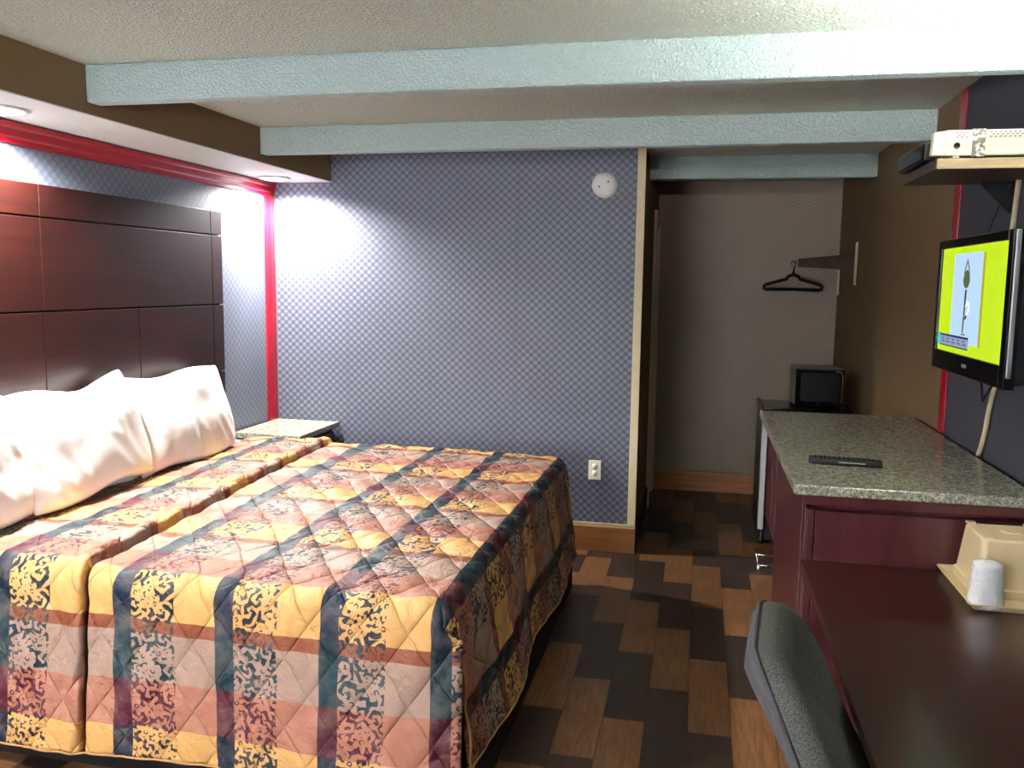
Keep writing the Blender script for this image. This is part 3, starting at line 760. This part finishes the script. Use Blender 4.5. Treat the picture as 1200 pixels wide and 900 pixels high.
def rrect(x0, x1, y0, y1, r, z, n=5):
    out = []
    for cx, cy, a0 in ((x1-r, y1-r, 0), (x0+r, y1-r, 90), (x0+r, y0+r, 180), (x1-r, y0+r, 270)):
        for k in range(n+1):
            a = math.radians(a0+90*k/n); out.append((cx+r*math.cos(a), cy+r*math.sin(a), z))
    return out
ty = obj('serving_tray', BM().loft([rrect(.700, .955, 2.285, 2.585, .008, ZD+.001), rrect(.686, .966, 2.272, 2.596, .012, ZD+.016), rrect(.684, .968, 2.270, 2.598, .012, ZD+.019),
                          rrect(.692, .960, 2.279, 2.590, .010, ZD+.018), rrect(.704, .950, 2.291, 2.580, .008, ZD+.008)]), m_ivory)
tag(ty, 'cream plastic tray on the dark desk holding bucket and cup', 'tray')
for p in ty.data.polygons: p.use_smooth = False
ib = thing('ice_bucket', (.83, 2.47, ZD+.008), 'cream plastic ice bucket on the tray, turned upside down', 'ice bucket')
b0 = (.727, .94, 2.365, 2.570)
obj('bucket', BM().loft([rrect(b0[0]-.006, b0[1]+.004, b0[2]-.006, b0[3]+.006, .02, ZD+.0085), rrect(b0[0]-.006, b0[1]+.004, b0[2]-.006, b0[3]+.006, .02, ZD+.030), rrect(b0[0], b0[1], b0[2], b0[3], .02, ZD+.034),
      rrect(b0[0]+.012, b0[1]-.018, b0[2]+.020, b0[3]-.020, .016, ZD+.152), rrect(b0[0]+.016, b0[1]-.022, b0[2]+.024, b0[3]-.024, .014, ZD+.157)], smooth=False), m_ivory, ib)
bk = BM().lathe([(.028, 0), (.028, .003), (.022, .004), (.006, .002), (0, .002)], (.835, 2.48, ZD+.156), 24)
for x, y in ((.755, 2.41), (.755, 2.55), (.90, 2.41), (.90, 2.55)): obj('foot', BM().box(x-.012, x+.012, y-.01, y+.01, ZD+.155, ZD+.161, .002), m_ivory, ib)
obj('raised_base', bk, m_ivory, ib)
cu = thing('plastic_cup', (.732, 2.312, ZD+.008), 'clear plastic cup in a crinkled wrapper standing upside down on the tray', 'cup')
cpos = (.732, 2.312, ZD+.0085)
obj('cup', BM().lathe([(.0395, 0), (.0395, .004), (.037, .006), (.031, .100), (.027, .104), (0, .104), (0, .101), (.026, .100), (.029, .096), (.035, .006)], cpos, 28), m_cup, cu)
wrp = BM(); rr_ = random.Random(4); rings = []
for i in range(15):
    z = i/14*.108; rings.append([(cpos[0]+(.0425-.0085*i/14+rr_.uniform(-.0012, .0012))*math.cos(2*PI*k/30), cpos[1]+(.0425-.0085*i/14+rr_.uniform(-.0012, .0012))*math.sin(2*PI*k/30), cpos[2]+z) for k in range(30)])
rings.append([(cpos[0]+.012*math.cos(2*PI*k/30), cpos[1]+.012*math.sin(2*PI*k/30), cpos[2]+.110+rr_.uniform(0, .004)) for k in range(30)])
wrp.loft(rings)
lab(obj('wrapper', wrp, m_cup, cu), 'shiny crinkled plastic wrapper')

# ================================================================= CHAIR
ch = thing('desk_chair', (.36, 1.66, 0), 'grey upholstered desk chair pushed against the desk edge', 'chair')
CHX, CHY, TOPZ = .118, 1.62, .950          # top centre of the backrest
MC = Matrix.Translation((CHX, CHY, TOPZ)) @ Matrix.Rotation(math.radians(-6), 4, 'Z')
def slab(wy, hz, x0f, x1f, n=12, mat=0):
    """rounded backrest slab: y across, z down from the top, thickness between x0 and x1"""
    pts = []
    r = .11
    for cy, cz, a0 in ((wy/2-r, -r, 0), (-wy/2+r, -r, 90), (-wy/2+r*.5, -hz+r*.5, 180), (wy/2-r*.5, -hz+r*.5, 270)):
        rad = r if a0 < 180 else r*.5
        for k in range(8): a = math.radians(a0+k*90/7); pts.append((cy+rad*math.cos(a), cz+rad*math.sin(a)))
    return pts
HZ, WY = .48, .44
op = slab(WY, HZ, 0, 0)
cy0, cz0 = 0, -HZ/2
def ringat(x, k):
    return [(x+(-z)*math.tan(math.radians(22))+.035*(y/.24)**2, cy0+(y-cy0)*k, cz0+(z-cz0)*(k if True else 1)) for y, z in op]
def tr_(rings): return [[MC @ Vector(p) for p in r_] for r_ in rings]
obj('backrest', BM().loft(tr_([ringat(.0, .985), ringat(.010, 1.0), ringat(.032, 1.0), ringat(.050, .97), ringat(.062, .90), ringat(.067, .75), ringat(.069, .4)])), m_chair, ch)
lab(obj('back_shell', BM().loft(tr_([ringat(-.016, .80), ringat(-.014, .90), ringat(-.006, .965), ringat(.004, .985)])), m_chairback, ch), 'smooth grey back panel')
pp = ringat(.0, .992); obj('piping', BM().tube([MC @ Vector(p) for p in pp], .0045, 8, closed=True), m_chairback, ch)
obj('seat', BM().loft([rrect(.235, .70, 1.43, 1.89, .07, .42), rrect(.225, .71, 1.42, 1.90, .08, .44), rrect(.225, .71, 1.42, 1.90, .08, .475), rrect(.245, .69, 1.44, 1.88, .08, .495)]), m_chair, ch)
for x, y in ((.27, 1.47), (.27, 1.85), (.66, 1.47), (.66, 1.85)):
    obj('leg', BM().tube([(x, y, .42), (x+(.02 if x > .5 else -.02), y, 0)], [.015, .012], 10), m_black, ch)
for y in (1.50, 1.82):
    obj('back_post', BM().tube([(.29, y, .42), (.262, y, .50), (.265, y, .62)], .012, 10), m_black, ch)

# ================================================================= CLOTHES RACK IN THE ALCOVE
rk = thing('coat_rack', (XR, 6.2, 1.72), 'wooden coat rack arm on the alcove wall with one hook', 'coat rack')
obj('arm', BM().loft([[(XR-.012, 5.93, 1.685), (XR+.0, 5.955, 1.685), (XR+.0, 5.955, 1.79), (XR-.012, 5.93, 1.79)],
                      [(.655, 6.36, 1.712), (.665, 6.385, 1.712), (.665, 6.385, 1.768), (.655, 6.36, 1.768)]], smooth=False), m_racw, rk)
obj('batten', BM().box(XR-.014, XR, 5.915, 5.93, 1.59, 1.862, .002), m_casing, rk)
obj('batten', BM().box(XR-.014, XR, 6.60, 6.625, 1.52, 1.80, .002), m_casing, rk)
obj('hook', BM().tube([(.665, 6.37, 1.752), (.635, 6.37, 1.757), (.618, 6.37, 1.755), (.606, 6.37, 1.74), (.612, 6.37, 1.725), (.630, 6.37, 1.722), (.645, 6.37, 1.726)], .007, 8), m_grey, rk)
hg = thing('clothes_hanger', (.62, 6.37, 1.6), 'black plastic clothes hanger on the coat rack hook', 'hanger')
hx, hy = .628, 6.37
obj('hanger_hook', BM().tube([(hx-.018, hy, 1.728), (hx-.016, hy, 1.745), (hx, hy, 1.75), (hx+.014, hy, 1.742), (hx+.014, hy, 1.722), (hx+.002, hy, 1.70), (hx, hy, 1.66)], [.005]*6+[.010], 8), m_deep, hg)
pts = [(hx, 1.66), (hx+.035, 1.645), (hx+.045, 1.628), (hx+.10, 1.612), (hx+.18, 1.588), (hx+.196, 1.575), (hx+.192, 1.560), (hx+.175, 1.553), (hx, 1.557),
       (hx-.175, 1.553), (hx-.192, 1.560), (hx-.196, 1.575), (hx-.18, 1.588), (hx-.10, 1.612), (hx-.045, 1.628), (hx-.035, 1.645)]
obj('frame', BM().tube([(x, hy, z) for x, z in pts], .012, 8, closed=True), m_deep, hg)
for q in (1, -1): obj('notch', BM().tube([(hx+.13*q, hy, 1.556), (hx+.14*q, hy, 1.57), (hx+.15*q, hy, 1.556)], .004, 6), m_black, hg)
